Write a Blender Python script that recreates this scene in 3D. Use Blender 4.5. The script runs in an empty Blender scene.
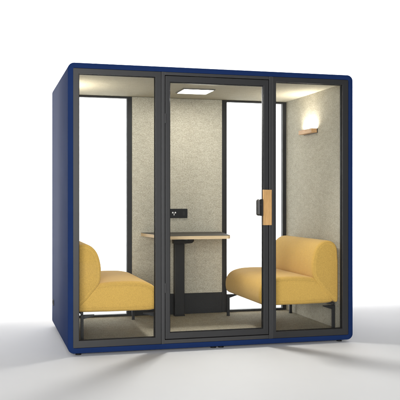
import bpy, bmesh, math
from mathutils import Vector, Matrix

C = bpy.context.scene.collection
PI = math.pi

# ------------------------------------------------------------------ materials
def new_mat(name):
    m = bpy.data.materials.new(name); m.use_nodes = True
    nt = m.node_tree
    return m, nt, nt.nodes['Principled BSDF']

def N(nt, typ, **kw):
    n = nt.nodes.new(typ)
    for k, v in kw.items(): setattr(n, k, v)
    return n

def mapped(nt, scale):
    tc = N(nt, 'ShaderNodeTexCoord'); mp = N(nt, 'ShaderNodeMapping')
    mp.inputs['Scale'].default_value = scale
    nt.links.new(tc.outputs['Object'], mp.inputs['Vector'])
    return mp.outputs['Vector']

def noise(nt, vec, scale, detail=4, rough=.6):
    n = N(nt, 'ShaderNodeTexNoise')
    n.inputs['Scale'].default_value = scale
    n.inputs['Detail'].default_value = detail
    n.inputs['Roughness'].default_value = rough
    nt.links.new(vec, n.inputs['Vector'])
    return n.outputs['Fac']

def ramp(nt, fac, stops):
    r = N(nt, 'ShaderNodeValToRGB')
    el = r.color_ramp.elements
    while len(el) < len(stops): el.new(.5)
    for e, (p, c) in zip(el, stops):
        e.position = p; e.color = (*c, 1)
    nt.links.new(fac, r.inputs['Fac'])
    return r.outputs['Color']

def bump(nt, bsdf, h, strength, dist):
    b = N(nt, 'ShaderNodeBump')
    b.inputs['Strength'].default_value = strength
    b.inputs['Distance'].default_value = dist
    nt.links.new(h, b.inputs['Height'])
    nt.links.new(b.outputs['Normal'], bsdf.inputs['Normal'])

def mathn(nt, op, a, b):
    n = N(nt, 'ShaderNodeMath', operation=op)
    for i, v in enumerate((a, b)):
        if isinstance(v, (int, float)): n.inputs[i].default_value = v
        else: nt.links.new(v, n.inputs[i])
    return n.outputs[0]

def paint(name, col, rough, spec=.5, var=.06, bscale=250, bstr=.02):
    m, nt, b = new_mat(name)
    v = mapped(nt, (1, 1, 1))
    f = noise(nt, v, 6, 3)
    lo = tuple(c*(1-var) for c in col); hi = tuple(c*(1+var) for c in col)
    nt.links.new(ramp(nt, f, [(.3, lo), (.7, hi)]), b.inputs['Base Color'])
    b.inputs['Roughness'].default_value = rough
    b.inputs['Specular IOR Level'].default_value = spec
    if bstr: bump(nt, b, noise(nt, v, bscale, 2), bstr, .0006)
    return m

def felt(name, dark, mid, light, stretch, fine=250):
    m, nt, b = new_mat(name)
    v = mapped(nt, stretch)
    f = noise(nt, v, fine, 5, .62)
    big = noise(nt, v, 22, 3)
    s = mathn(nt, 'ADD', mathn(nt, 'MULTIPLY', f, .85), mathn(nt, 'MULTIPLY', big, .15))
    nt.links.new(ramp(nt, s, [(.36, dark), (.5, mid), (.63, light)]), b.inputs['Base Color'])
    b.inputs['Roughness'].default_value = .95
    b.inputs['Specular IOR Level'].default_value = .15
    bump(nt, b, f, .55, .004)
    return m

def fabric(name, col):
    m, nt, b = new_mat(name)
    v = mapped(nt, (1, 1, 1))
    w1 = N(nt, 'ShaderNodeTexWave', wave_type='BANDS', bands_direction='Y'); w1.inputs['Scale'].default_value = 95
    w2 = N(nt, 'ShaderNodeTexWave', wave_type='BANDS', bands_direction='DIAGONAL'); w2.inputs['Scale'].default_value = 95
    for w in (w1, w2):
        w.inputs['Distortion'].default_value = 3; w.inputs['Detail'].default_value = 2
        w.inputs['Detail Scale'].default_value = 3
        nt.links.new(v, w.inputs['Vector'])
    weave = mathn(nt, 'MULTIPLY', mathn(nt, 'ADD', w1.outputs['Fac'], w2.outputs['Fac']), .5)
    n = noise(nt, v, 160, 4)
    s = mathn(nt, 'ADD', mathn(nt, 'MULTIPLY', weave, .28), mathn(nt, 'MULTIPLY', n, .72))
    lo = tuple(c*.80 for c in col); hi = tuple(min(1, c*1.16) for c in col)
    nt.links.new(ramp(nt, s, [(.3, lo), (.68, hi)]), b.inputs['Base Color'])
    b.inputs['Roughness'].default_value = .9
    b.inputs['Specular IOR Level'].default_value = .2
    b.inputs['Sheen Weight'].default_value = .12
    soft = noise(nt, v, 7, 2)
    bump(nt, b, mathn(nt, 'ADD', mathn(nt, 'MULTIPLY', s, .12), soft), .35, .012)
    return m

def wood(name, a, b_, axis_scale):
    m, nt, b = new_mat(name)
    v = mapped(nt, axis_scale)
    f = noise(nt, v, 14, 6, .65)
    g = noise(nt, v, 70, 3, .6)
    s = mathn(nt, 'ADD', mathn(nt, 'MULTIPLY', f, .7), mathn(nt, 'MULTIPLY', g, .3))
    nt.links.new(ramp(nt, s, [(.35, a), (.65, b_)]), b.inputs['Base Color'])
    b.inputs['Roughness'].default_value = .5
    b.inputs['Specular IOR Level'].default_value = .35
    bump(nt, b, s, .12, .002)
    return m

def emit(name, col, strength):
    m, nt, b = new_mat(name)
    b.inputs['Base Color'].default_value = (.8, .8, .8, 1)
    b.inputs['Emission Color'].default_value = (*col, 1)
    b.inputs['Emission Strength'].default_value = strength
    return m

def glass(name):
    m = bpy.data.materials.new(name); m.use_nodes = True
    nt = m.node_tree; nt.nodes.clear()
    out = N(nt, 'ShaderNodeOutputMaterial'); mix = N(nt, 'ShaderNodeMixShader')
    tr = N(nt, 'ShaderNodeBsdfTransparent'); gl = N(nt, 'ShaderNodeBsdfGlossy'); fr = N(nt, 'ShaderNodeLayerWeight')
    tr.inputs['Color'].default_value = (.985, .992, .99, 1)
    gl.inputs['Roughness'].default_value = .01
    gl.inputs['Color'].default_value = (.18, .185, .19, 1)      # reflections darkened by tint, to keep the softbox faint in the panes
    # Schlick reflectance of one face, the same from either side
    f = mathn(nt, 'ADD', mathn(nt, 'MULTIPLY', mathn(nt, 'POWER', fr.outputs['Facing'], 5), .9), .02)
    nt.links.new(f, mix.inputs['Fac'])
    nt.links.new(tr.outputs[0], mix.inputs[1]); nt.links.new(gl.outputs[0], mix.inputs[2])
    nt.links.new(mix.outputs[0], out.inputs['Surface'])
    return m

M_BLUE = paint('blue_lacquer', (.010, .025, .090), .68, .03, .05)
M_GREY = paint('grey_aluminium', (.020, .020, .021), .45, .4, .05)
M_GREY2 = paint('grey_profile', (.029, .029, .030), .42, .45, .05)
M_BLACK = paint('black_metal', (.016, .016, .017), .5, .35, .1, bstr=0)
M_TRIM = paint('light_trim', (.20, .195, .18), .5, .3, .03)
M_RUBBER = paint('black_rubber', (.009, .009, .009), .7, .2, .1, bstr=0)
M_PLASTIC = paint('black_plastic', (.012, .012, .013), .32, .5, .05, bstr=0)
M_FELTB = felt('felt_back_wall', (.285, .262, .205), (.435, .408, .33), (.59, .567, .485), (.5, 1, 1.5))
M_FELTS = felt('felt_side_wall', (.285, .262, .205), (.435, .408, .33), (.59, .567, .485), (1, .55, 1.5))
M_FELTC = felt('felt_ceiling', (.36, .335, .265), (.44, .415, .335), (.52, .495, .41), (.8, 1, 1))
M_CARPET = felt('beige_carpet', (.235, .213, .158), (.39, .357, .275), (.54, .50, .40), (1, 1, 1), 140)
M_YELLOW = fabric('mustard_wool', (.600, .372, .090))
M_WOOD = wood('oak_wood', (.42, .235, .085), (.60, .36, .145), (3, 3, .35))
M_WOODY = wood('oak_wood_bar', (.40, .225, .10), (.58, .36, .18), (3, .35, 3))
M_PLY = wood('oak_edge', (.60, .44, .25), (.78, .61, .39), (.4, 3, 6))
M_TOP = wood('smoked_table_surface', (.036, .031, .026), (.058, .050, .042), (.4, 4, 1))
M_GLASS = glass('clear_glass')
M_WHITE = paint('white_mark', (.75, .75, .75), .5, .3, .02)
M_LIGHT = emit('light_diffuser', (1, .955, .88), 36)
M_LED = emit('led_strip', (1, .93, .81), 165)

# ------------------------------------------------------------------ helpers
def finish(name, bm, mat, parent=None, smooth=False, mats=None):
    bmesh.ops.recalc_face_normals(bm, faces=bm.faces[:])
    off = Vector((0, 0, 0))
    p = parent
    while p is not None:
        off += p.location; p = p.parent
    bmesh.ops.translate(bm, verts=bm.verts[:], vec=-off)
    me = bpy.data.meshes.new(name); bm.to_mesh(me); bm.free()
    for m in (mats or [mat]): me.materials.append(m)
    if smooth:
        for f in me.polygons: f.use_smooth = True
    o = bpy.data.objects.new(name, me); C.objects.link(o)
    if parent is not None: o.parent = parent
    return o

def origin_to(o, v):
    """move a top-level mesh's origin to v"""
    o.data.transform(Matrix.Translation(-Vector(v))); o.location = v

def bevel_all(bm, w, seg=2, edges=None):
    es = edges if edges is not None else [e for e in bm.edges if len(e.link_faces) == 2 and e.calc_face_angle(0) > .5]
    if es: bmesh.ops.bevel(bm, geom=es, offset=w, segments=seg, affect='EDGES', profile=.6)

def add_box(bm, x0, x1, y0, y1, z0, z1, bev=0, seg=2, mi=0):
    t = bmesh.new()
    vs = [t.verts.new((x, y, z)) for x in (x0, x1) for y in (y0, y1) for z in (z0, z1)]
    for q in ((0, 1, 3, 2), (4, 6, 7, 5), (0, 4, 5, 1), (2, 3, 7, 6), (0, 2, 6, 4), (1, 5, 7, 3)):
        t.faces.new([vs[i] for i in q])
    bmesh.ops.recalc_face_normals(t, faces=t.faces[:])
    if bev: bevel_all(t, bev, seg)
    merge(bm, t, mi)

def merge(bm, t, mi=0):
    mp = {v: bm.verts.new(v.co) for v in t.verts}
    for f in t.faces:
        nf = bm.faces.new([mp[v] for v in f.verts]); nf.material_index = mi; nf.smooth = f.smooth
    t.free()

def box(name, mat, parent, *b, bev=.0015, seg=2):
    bm = bmesh.new(); add_box(bm, *b, bev=bev, seg=seg)
    return finish(name, bm, mat, parent)

def rr(x0, x1, z0, z1, r, n=8):
    pts = []
    for cx, cz, a0 in ((x1-r, z1-r, 0), (x0+r, z1-r, PI/2), (x0+r, z0+r, PI), (x1-r, z0+r, 1.5*PI)):
        for i in range(n+1):
            a = a0 + PI/2*i/n
            pts.append((cx+r*math.cos(a), cz+r*math.sin(a)))
    return pts

def loft(bm, loops, closed=False, caps=False):
    rings = [[bm.verts.new(p) for p in L] for L in loops]
    n = len(rings[0])
    pairs = list(zip(rings, rings[1:])) + ([(rings[-1], rings[0])] if closed else [])
    for a, b in pairs:
        for i in range(n):
            j = (i+1) % n
            bm.faces.new((a[i], a[j], b[j], b[i]))
    if caps:
        bm.faces.new(rings[0]); bm.faces.new(list(reversed(rings[-1])))
    return rings

def add_frame(bm, o, h, y0, y1, bev=.002):
    """rectangular frame in the xz plane: o = outer (x0,x1,z0,z1), h = hole"""
    t = bmesh.new()
    q = lambda r, y: [(r[0], y, r[2]), (r[1], y, r[2]), (r[1], y, r[3]), (r[0], y, r[3])]
    loft(t, [q(o, y0), q(o, y1), q(h, y1), q(h, y0)], closed=True)
    bmesh.ops.recalc_face_normals(t, faces=t.faces[:])
    if bev:
        es = [e for e in t.edges if e.calc_face_angle(0) > .5]
        bevel_all(t, bev, 2, es)
    merge(bm, t)

def frame(name, mat, parent, o, h, y0, y1, bev=.002):
    bm = bmesh.new(); add_frame(bm, o, h, y0, y1, bev)
    return finish(name, bm, mat, parent)

def prism(bm, poly, axis, a, b):
    f = {'x': lambda p, t: (t, p[0], p[1]), 'y': lambda p, t: (p[0], t, p[1]), 'z': lambda p, t: (p[0], p[1], t)}[axis]
    t = bmesh.new()
    loft(t, [[f(p, a) for p in poly], [f(p, b) for p in poly]], caps=True)
    return t

def add_cyl(bm, c, r0, r1, z0, z1, n=20, axis='z'):
    t = bmesh.new()
    L = []
    for r, z in ((r0, z0), (r1, z1)):
        ring = []
        for i in range(n):
            u, w = r*math.cos(2*PI*i/n), r*math.sin(2*PI*i/n)
            ring.append({'z': (c[0]+u, c[1]+w, z), 'y': (c[0]+u, z, c[1]+w), 'x': (z, c[0]+u, c[1]+w)}[axis])
        L.append(ring)
    loft(t, L, caps=True)
    merge(bm, t)

def thing(name, label, cat, loc, group=None):
    o = bpy.data.objects.new(name, None); C.objects.link(o)
    o.location = loc; o.empty_display_size = .2
    tag(o, label, cat, group)
    return o

def tag(o, label, cat, group=None):
    o['label'] = label; o['category'] = cat
    if group: o['group'] = group

# ------------------------------------------------------------------ dimensions (metres)
W, D, H = 2.407, 1.495, 2.25          # outside of the booth
FLOOR = -.016                         # studio floor under the levelling feet
Z0, Z1 = .057, 2.194                  # inside floor and ceiling
XL, XR = .038, 2.369                  # inside faces of the side walls
YB = 1.435                            # inside face of the back wall

# ------------------------------------------------------------------ the booth
pod = thing('office_booth', 'free-standing navy blue meeting booth with dark grey glazed front and glass door', 'office booth', (W/2, D/2, FLOOR))

# shell: one rounded sleeve of blue lacquered sheet
bm = bmesh.new()
R, T, e = .050, .0405, .006
def rl(d, y, r): return [(x, y, z) for x, z in rr(d, W-d, d, H-d, r, 8)]
loops = [rl(T, 0, .012), rl(e, 0, R-e), rl(e*.3, e*.3, R-e*.3), rl(0, e, R),
         rl(0, D-e, R), rl(e*.3, D-e*.3, R-e*.3), rl(e, D, R-e), rl(.031, D, .012), rl(.031, .0625, .012), rl(T, .0625, .012)]
loft(bm, loops, closed=True)
shell = finish('shell', bm, M_BLUE, pod, smooth=True)
mod = shell.modifiers.new('edges', 'EDGE_SPLIT'); mod.split_angle = math.radians(40)

# front glazing
FY0, FY1 = .003, .058                 # frame set 3 mm behind the blue rim
def window(o, h, y0, y1, gy, mat):
    f = frame('window', mat, pod, o, h, y0, y1, .0025)
    g = bmesh.new(); add_frame(g, h, (h[0]+.004, h[1]-.004, h[2]+.004, h[3]-.004), gy-.009, gy+.012, .001)
    finish('gasket', g, M_RUBBER, f)
    box('pane', M_GLASS, f, h[0]+.001, h[1]-.001, gy-.004, gy+.004, h[2]+.001, h[3]-.001, bev=0)
    return f
window((T+.001, .7375, T+.001, H-T-.001), (.087, .690, .096, 2.166), FY0, FY1, .030, M_GREY)
window((1.6795, W-T-.001, T+.001, H-T-.001), (1.711, 2.312, .096, 2.166), FY0, FY1, .030, M_GREY)

# door frame: two jambs, head and threshold between the fixed windows
bm = bmesh.new()
add_box(bm, .739, .766, -.002, .062, T+.001, H-T-.001, .002)
add_box(bm, 1.649, 1.678, -.002, .062, T+.001, H-T-.001, .002)
add_box(bm, .7665, 1.6485, FY0, .060, 2.184, H-T-.001, .002)
add_box(bm, .7665, 1.6485, FY0, .060, T+.001, .0725, .002)
finish('door_frame', bm, M_GREY2, pod)
# black seal behind the gap around the leaf
bm = bmesh.new()
add_frame(bm, (.7665, 1.6485, .073, 2.1835), (.785, 1.630, .091, 2.166), .050, .060, 0)
finish('door_seal', bm, M_RUBBER, pod)

DL = (.7715, 1.6435, .079, 2.1785)
DH = (.808, 1.600, .126, 2.131)
door = frame('door', M_GREY, pod, DL, DH, .001, .047, .0025)
box('pane', M_GLASS, door, DH[0]+.001, DH[1]-.001, .020, .028, DH[2]+.001, DH[3]-.001, bev=0)
bm = bmesh.new(); add_frame(bm, DH, (DH[0]+.005, DH[1]-.005, DH[2]+.005, DH[3]-.005), .012, .036, .001)
finish('gasket', bm, M_RUBBER, door)
# oak pull handle with a shallow finger groove down its hidden side
bm = bmesh.new()
t = prism(bm, [(1.590, -.004), (1.590, -.030), (1.594, -.034), (1.657, -.034), (1.661, -.030), (1.661, -.021), (1.653, -.016), (1.653, -.004)], 'z', .981, 1.272)
bmesh.ops.recalc_face_normals(t, faces=t.faces[:]); bevel_all(t, .0015, 2); merge(bm, t)
finish('handle', bm, M_WOOD, door)
# black lock case clamped on the glass beside the handle
bm = bmesh.new()
t = bmesh.new()
lp = lambda d, y: [(x, y, z) for x, z in rr(1.5530+d, 1.606-d, 1.056+d, 1.196-d, .020-d, 6)]
loft(t, [lp(.004, -.016), lp(.0012, -.0148), lp(0, -.012), lp(0, .0195)], caps=True)
merge(bm, t)
t = bmesh.new()
loft(t, [lp(0, .0285), lp(0, .054), lp(.0012, .0568), lp(.004, .058)], caps=True)
merge(bm, t)
lock = finish('lock', bm, M_PLASTIC, door)
bm = bmesh.new(); add_cyl(bm, (1.572, 1.150), .008, .008, -.0205, -.0155, 20, 'y')
add_box(bm, 1.5705, 1.5735, -.0225, -.0200, 1.144, 1.156, .0005)
finish('keyhole', bm, M_BLACK, lock)
for z in (.45, 1.80):
    bm = bmesh.new(); add_cyl(bm, (.7685, -.006), .0042, .0042, z, z+.075, 16)
    finish('hinge', bm, M_GREY2, door)

# back glazing
for o, h in (((T+.001, .7605, .062, Z1-.003), (.078, .7125, .079, 2.175)), ((1.6790, XR-.0025, .062, Z1-.003), (1.7290, 2.330, .079, 2.175))):
    f = frame('window', M_BLACK, pod, o, h, YB-.002, D-.012, .002)
    box('pane', M_GLASS, f, h[0]-.004, h[1]+.004, YB+.020, YB+.028, h[2]-.004, h[3]+.004, bev=0)

# felt lining
box('back_wall', M_FELTB, pod, .7620, 1.6775, YB-.006, D-.006, .262, Z1-.002, bev=.004)
box('plinth', M_BLACK, pod, .7620, 1.6775, YB-.001, D-.008, Z0+.001, .2605, bev=.002)
box('side_wall', M_FELTS, pod, XR, W-T+.004, .064, D-.010, Z0+.001, Z1+.004, bev=.002)
box('side_wall', M_FELTS, pod, T-.012, XL, .064, D-.010, Z0+.001, Z1+.004, bev=.002)
box('ceiling', M_FELTC, pod, T-.003, W-T+.003, .063, D-.009, Z1, H-T+.004, bev=0)
box('carpet', M_CARPET, pod, T-.003, W-T+.003, .063, D-.009, T-.004, Z0, bev=0)

# levelling feet
for x, y in ((.085, .045), (1.180, .045), (1.245, .045), (2.300, .045), (.085, 1.44), (2.300, 1.44)):
    bm = bmesh.new(); add_cyl(bm, (x, y), .024, .020, FLOOR, -.006, 24); add_cyl(bm, (x, y), .008, .008, -.007, .004, 12)
    finish('foot', bm, M_RUBBER, pod)
# power inlet low on the outside of the left wall
bm = bmesh.new()
t = bmesh.new()
yz = lambda d, x: [(x, y, z) for y, z in rr(1.275+d, 1.395-d, .203+d, .256-d, .016-d*.5, 6)]
loft(t, [yz(0, .001), yz(0, -.003), yz(.002, -.005), yz(.010, -.005), yz(.012, -.001)], caps=True); merge(bm, t)
finish('power_inlet', bm, M_RUBBER, pod)

# ------------------------------------------------------------------ ceiling light
cl = thing('ceiling_light', 'square lit LED panel set in the beige felt ceiling', 'ceiling light', (1.25, .875, Z1))
bm = bmesh.new()
def hz(r, z): return [(r[0], r[2], z), (r[1], r[2], z), (r[1], r[3], z), (r[0], r[3], z)]
ro = (1.100, 1.400, .725, 1.025); ri = (1.111, 1.389, .736, 1.014)
loft(bm, [hz(ro, Z1+.002), hz(ro, Z1-.009), hz(ri, Z1-.012), hz(ri, Z1+.002)], closed=True)
finish('frame', bm, M_TRIM, cl)
box('diffuser', M_LIGHT, cl, ri[0]+.001, ri[1]-.001, ri[2]+.001, ri[3]-.001, Z1-.007, Z1+.003, bev=0)

# ------------------------------------------------------------------ wall lamps
def wall_lamp(xw, s, label):
    """bar on the wall plane x = xw, standing out towards s"""
    y0, y1, z0, z1 = .655, .965, 1.816, 1.857
    r = thing('wall_lamp', label, 'wall lamp', (xw, (y0+y1)/2, z0), 'oak uplights on the side walls')
    X = lambda a, b: (min(xw+s*a, xw+s*b), max(xw+s*a, xw+s*b))
    bm = bmesh.new()
    # a trough: front board, bottom board and two ends
    add_box(bm, *X(.046, .060), y0, y1, z0, z1, .0025)
    add_box(bm, *X(.002, .0455), y0, y1, z0+.001, z0+.012, .001)
    add_box(bm, *X(.0035, .0455), y0, y0+.010, z0+.0125, z1-.001, .001)
    add_box(bm, *X(.0035, .0455), y1-.010, y1, z0+.0125, z1-.001, .001)
    finish('wooden_bar', bm, M_WOODY, r)
    box('led_strip', M_LED, r, *X(.005, .042), y0+.012, y1-.014, z0+.020, z0+.030, bev=0)
    box('back_plate', M_BLACK, r, *X(.0002, .003), y0-.010, y1+.006, z0-.003, z1-.004, bev=0)
    return r
wall_lamp(XR, -1, 'short oak bar uplight glowing on the right felt wall above the sofa')
wall_lamp(XL, 1, 'oak bar uplight on the left felt wall, hidden behind the front frame')

# ------------------------------------------------------------------ sofas
def catmull(pts, n):
    out = []; k = len(pts)
    for i in range(k):
        p0, p1, p2, p3 = (Vector(pts[(i+j-1) % k]) for j in range(4))
        for s in range(n):
            t = s/n
            out.append(.5*((2*p1)+(p2-p0)*t+(2*p0-5*p1+4*p2-p3)*t*t+(3*p1-p0-3*p2+p3)*t**3))
    return out

def chaikin(pts, n):
    """round a polygon's corners by cutting; p = (x, z, keep) with keep pulling the corner tight"""
    for _ in range(n):
        q = []
        for i in range(len(pts)):
            a, b = Vector(pts[i]), Vector(pts[(i+1) % len(pts)])
            q += [a*.75+b*.25, a*.25+b*.75]
        pts = q
    return pts

def cushion(name, poly, y0, y1, parent):
    """upholstered block: profile in xz swept along y, then softened all round"""
    bm = bmesh.new()
    loft(bm, [[(p.x, y, p.y) for p in poly] for y in (y0, y1)], caps=True)
    bmesh.ops.triangulate(bm, faces=[f for f in bm.faces if len(f.verts) > 4])
    o = finish(name, bm, M_YELLOW, parent, smooth=True)
    m = o.modifiers.new('remesh', 'REMESH'); m.mode = 'VOXEL'; m.voxel_size = .009; m.use_smooth_shade = True
    m = o.modifiers.new('soften', 'SMOOTH'); m.factor = .5; m.iterations = 60
    return o

def sofa(label, xw, s, rear):
    """profile built from the wall plane x = xw outwards in direction s"""
    y0, y1 = .190, 1.236
    r = thing('sofa', label, 'sofa', (xw+s*.38, (y0+y1)/2, Z0), 'mustard sofas facing each other')
    P = lambda pts: [Vector((xw+s*a, z)) for a, z in pts]
    seat = chaikin(P([(.022, .284), (.20, .282), (.40, .282), (.60, .282), (.690, .282), (.722, .304), (.733, .370), (.722, .440), (.676, .496), (.592, .524), (.48, .531), (.33, .528), (.20, .515), (.10, .46), (.028, .40)]), 2)
    back = chaikin(P([(.001, .284), (.026, .282), (.120, .366), (.196, .454), (.244, .515), (.252, .600), (.247, .675), (.222, .762), (.168, .824), (.098, .842), (.033, .818), (.003, .755), (.001, .60), (.001, .45), (.001, .330)]), 1)
    cushion('seat', seat, y0+.012, y1-.012, r)
    cushion('backrest', back, y0, y1, r)
    X = lambda a, b: (min(xw+s*a, xw+s*b), max(xw+s*a, xw+s*b))
    # steel underframe: two cross rails and a long rail, with a leg at each corner
    bm = bmesh.new()
    for y in (.36, 1.05):
        add_box(bm, *X(.10, .640), y, y+.030, .272, .288, .0015)
    add_box(bm, *X(rear+.002, rear+.022), .2095, 1.2195, .268, .289, .0015)
    finish('underframe', bm, M_BLACK, r)
    for a in (rear, .682):
        for y in (.205, 1.200):
            bm = bmesh.new()
            add_box(bm, *X(a, a+.024), y, y+.024, Z0+.006, .267, .0015)
            add_box(bm, *X(a-.002, a+.026), y-.002, y+.026, Z0+.0005, Z0+.0065, .001)
            d = 1 if a < .3 else -1
            xa = a if d > 0 else a+.024
            t = prism(bm, [(xw+s*(xa+d*.025), .2665), (xw+s*(xa+d*.110), .2665), (xw+s*(xa+d*.110), .258), (xw+s*(xa+d*.025), .232)], 'y', y+.004, y+.020)
            merge(bm, t)
            finish('leg', bm, M_BLACK, r)
    return r
sofa('mustard yellow two-seat sofa against the right wall, under the lit wall lamp', XR-.001, -1, .030)
sofa('mustard yellow two-seat sofa at the left, backrest cut off by the front frame', XL+.001, 1, .083)

# ------------------------------------------------------------------ table
tb = thing('table', 'small dark-topped table with pale oak edge on a black steel column', 'table', (1.24, 1.20, Z0))
TZ = .869
def tz(d, z):
    # trapezoid, wide side on the wall, front corners rounded
    pts = [(.850+d, YB-.008), (.930+d, .715), (.955, .685+d), (1.512, .685+d), (1.536-d, .715), (1.662-d, YB-.008)]
    return [(x, y, z) for x, y in pts]
bm = bmesh.new(); loft(bm, [tz(0, TZ-.033), tz(0, TZ-.004)], caps=True)
bmesh.ops.recalc_face_normals(bm, faces=bm.faces[:])
finish('table_edge', bm, M_PLY, tb)
bm = bmesh.new(); loft(bm, [tz(.001, TZ-.0038), tz(.002, TZ)], caps=True); finish('tabletop', bm, M_TOP, tb)
box('leg', M_BLACK, tb, 1.162, 1.256, 1.300, 1.372, Z0+.010, .7615, bev=.003)
box('base_plate', M_BLACK, tb, 1.158, 1.260, 1.296, 1.376, Z0+.0005, Z0+.0095, bev=.002)
bm = bmesh.new()
t = prism(bm, [(1.146, TZ-.0335), (1.348, TZ-.0335), (1.348, .786), (1.330, .768), (1.262, .762), (1.154, .762)], 'y', 1.290, 1.382)
merge(bm, t)
add_box(bm, 1.175, 1.225, .860, 1.2895, TZ-.052, TZ-.0335, .001)
finish('bracket', bm, M_BLACK, tb)

# ------------------------------------------------------------------ socket panel on the felt
sp = thing('socket_panel', 'flat black power socket panel on the felt wall above the table', 'socket', (1.215, YB-.006, 1.009))
SY = YB-.0062
bm = bmesh.new()
t = bmesh.new()
lp2 = lambda d, y: [(x, y, z) for x, z in rr(1.112+d, 1.316-d, 1.009+d, 1.101-d, .008-d*.5, 5)]
loft(t, [lp2(0, SY), lp2(0, SY-.010), lp2(.002, SY-.012)], caps=True); merge(bm, t)
finish('plate', bm, M_PLASTIC, sp)
bm = bmesh.new()
for x in (1.166, 1.192): add_cyl(bm, (x, 1.063), .0078, .0078, SY-.0135, SY-.0118, 16, 'y')
add_box(bm, 1.1755, 1.1825, SY-.0135, SY-.0118, 1.036, 1.054, .0005)
finish('outlet', bm, M_WHITE, sp)
bm = bmesh.new(); add_frame(bm, (1.270, 1.286, 1.036, 1.072), (1.2745, 1.2815, 1.0405, 1.0675), SY-.0135, SY-.0118, .0004)
finish('usb_port', bm, M_GREY2, sp)

# ------------------------------------------------------------------ seamless studio: floor sweeping up into a backdrop
def studio_mat():
    m, nt, b = new_mat('studio_white')
    v = mapped(nt, (1, 1, 1))
    f = noise(nt, v, 1.3, 4)
    nt.links.new(ramp(nt, f, [(.3, (.80, .80, .805)), (.7, (.82, .82, .825))]), b.inputs['Base Color'])
    b.inputs['Roughness'].default_value = .6
    b.inputs['Specular IOR Level'].default_value = .2
    return m
M_STUDIO = studio_mat()
CX0, CX1, CY, CR, CT = -14, 16, 3.2, 2.6, 9
bm = bmesh.new()
ys = [-14, -8, -4, -1, 1, CY]
rows = [[bm.verts.new((x, y, FLOOR)) for x in (CX0, CX1)] for y in ys]
for a, b in zip(rows, rows[1:]): bm.faces.new((a[0], a[1], b[1], b[0]))
fl = finish('floor', bm, M_STUDIO); fl['kind'] = 'structure'
bm = bmesh.new()
prof = [(CY+CR*math.sin(a), FLOOR+CR*(1-math.cos(a))) for a in [PI/2*i/40 for i in range(41)]] + [(CY+CR, CT)]
rows = [[bm.verts.new((x, y, z)) for x in (CX0, CX1)] for y, z in prof]
for a, b in zip(rows, rows[1:]): bm.faces.new((a[0], a[1], b[1], b[0]))
bd = finish('backdrop', bm, M_STUDIO, smooth=True); bd['kind'] = 'structure'
for o in (fl, bd):
    me = o.data
    if me.polygons[0].normal.z < 0 or (o is bd and me.polygons[-1].normal.y > 0): me.flip_normals()

# ------------------------------------------------------------------ light
world = bpy.data.worlds.new('World'); bpy.context.scene.world = world
world.use_nodes = True
bg = world.node_tree.nodes['Background']
bg.inputs['Color'].default_value = (1, 1, .995, 1); bg.inputs['Strength'].default_value = .13

def area(name, loc, target, sx, sy, energy, col=(1, 1, 1)):
    l = bpy.data.lights.new(name, 'AREA'); l.shape = 'RECTANGLE'; l.size = sx; l.size_y = sy
    l.energy = energy; l.color = col
    o = bpy.data.objects.new(name, l); C.objects.link(o); o.location = loc
    o.rotation_euler = (Vector(target)-Vector(loc)).to_track_quat('-Z', 'Y').to_euler()
    return o
bl = area('backdrop_light', (1.2, 2.2, 6.0), (1.2, 5.8, 1.2), 18, .8, 1150)
bl.data.spread = math.radians(86)
area('right_softbox', (6.5, 2.6, 4.5), (.6, 0, .4), 1.3, 1.3, 30)
area('left_softbox', (-4.1, 2.6, 4.5), (1.8, 0, .4), 1.3, 1.3, 30)
area('front_softbox', (-1.7, -8.5, 1.75), (1.2, .6, 1.0), 3.4, 3, 760)

# added lamp under the panel, tilted forward to light the floor outside the glass
lt = area('added_forward_lamp', (1.25, .70, Z1-.085), (1.25, -1.65, 0), .26, .18, 16.5, (1, .985, .955))
lt.data.spread = math.radians(114)

# ------------------------------------------------------------------ camera
cam = bpy.data.cameras.new('camera'); co = bpy.data.objects.new('camera', cam); C.objects.link(co)
co.location = (-.60113, -6.04926, 1.18765)
co.rotation_euler = (PI/2, 0, -math.radians(15.319))
cam.lens = 36*778/400; cam.sensor_width = 36; cam.clip_start = .1; cam.clip_end = 200
sc = bpy.context.scene
sc.camera = co
sc.view_settings.view_transform = 'Standard'; sc.view_settings.look = 'None'
sc.view_settings.exposure = 0; sc.view_settings.gamma = 1
sc.render.engine = 'CYCLES'
sc.cycles.use_denoising = True
sc.cycles.max_bounces = 12; sc.cycles.diffuse_bounces = 6; sc.cycles.transparent_max_bounces = 24
sc.cycles.sample_clamp_indirect = 6
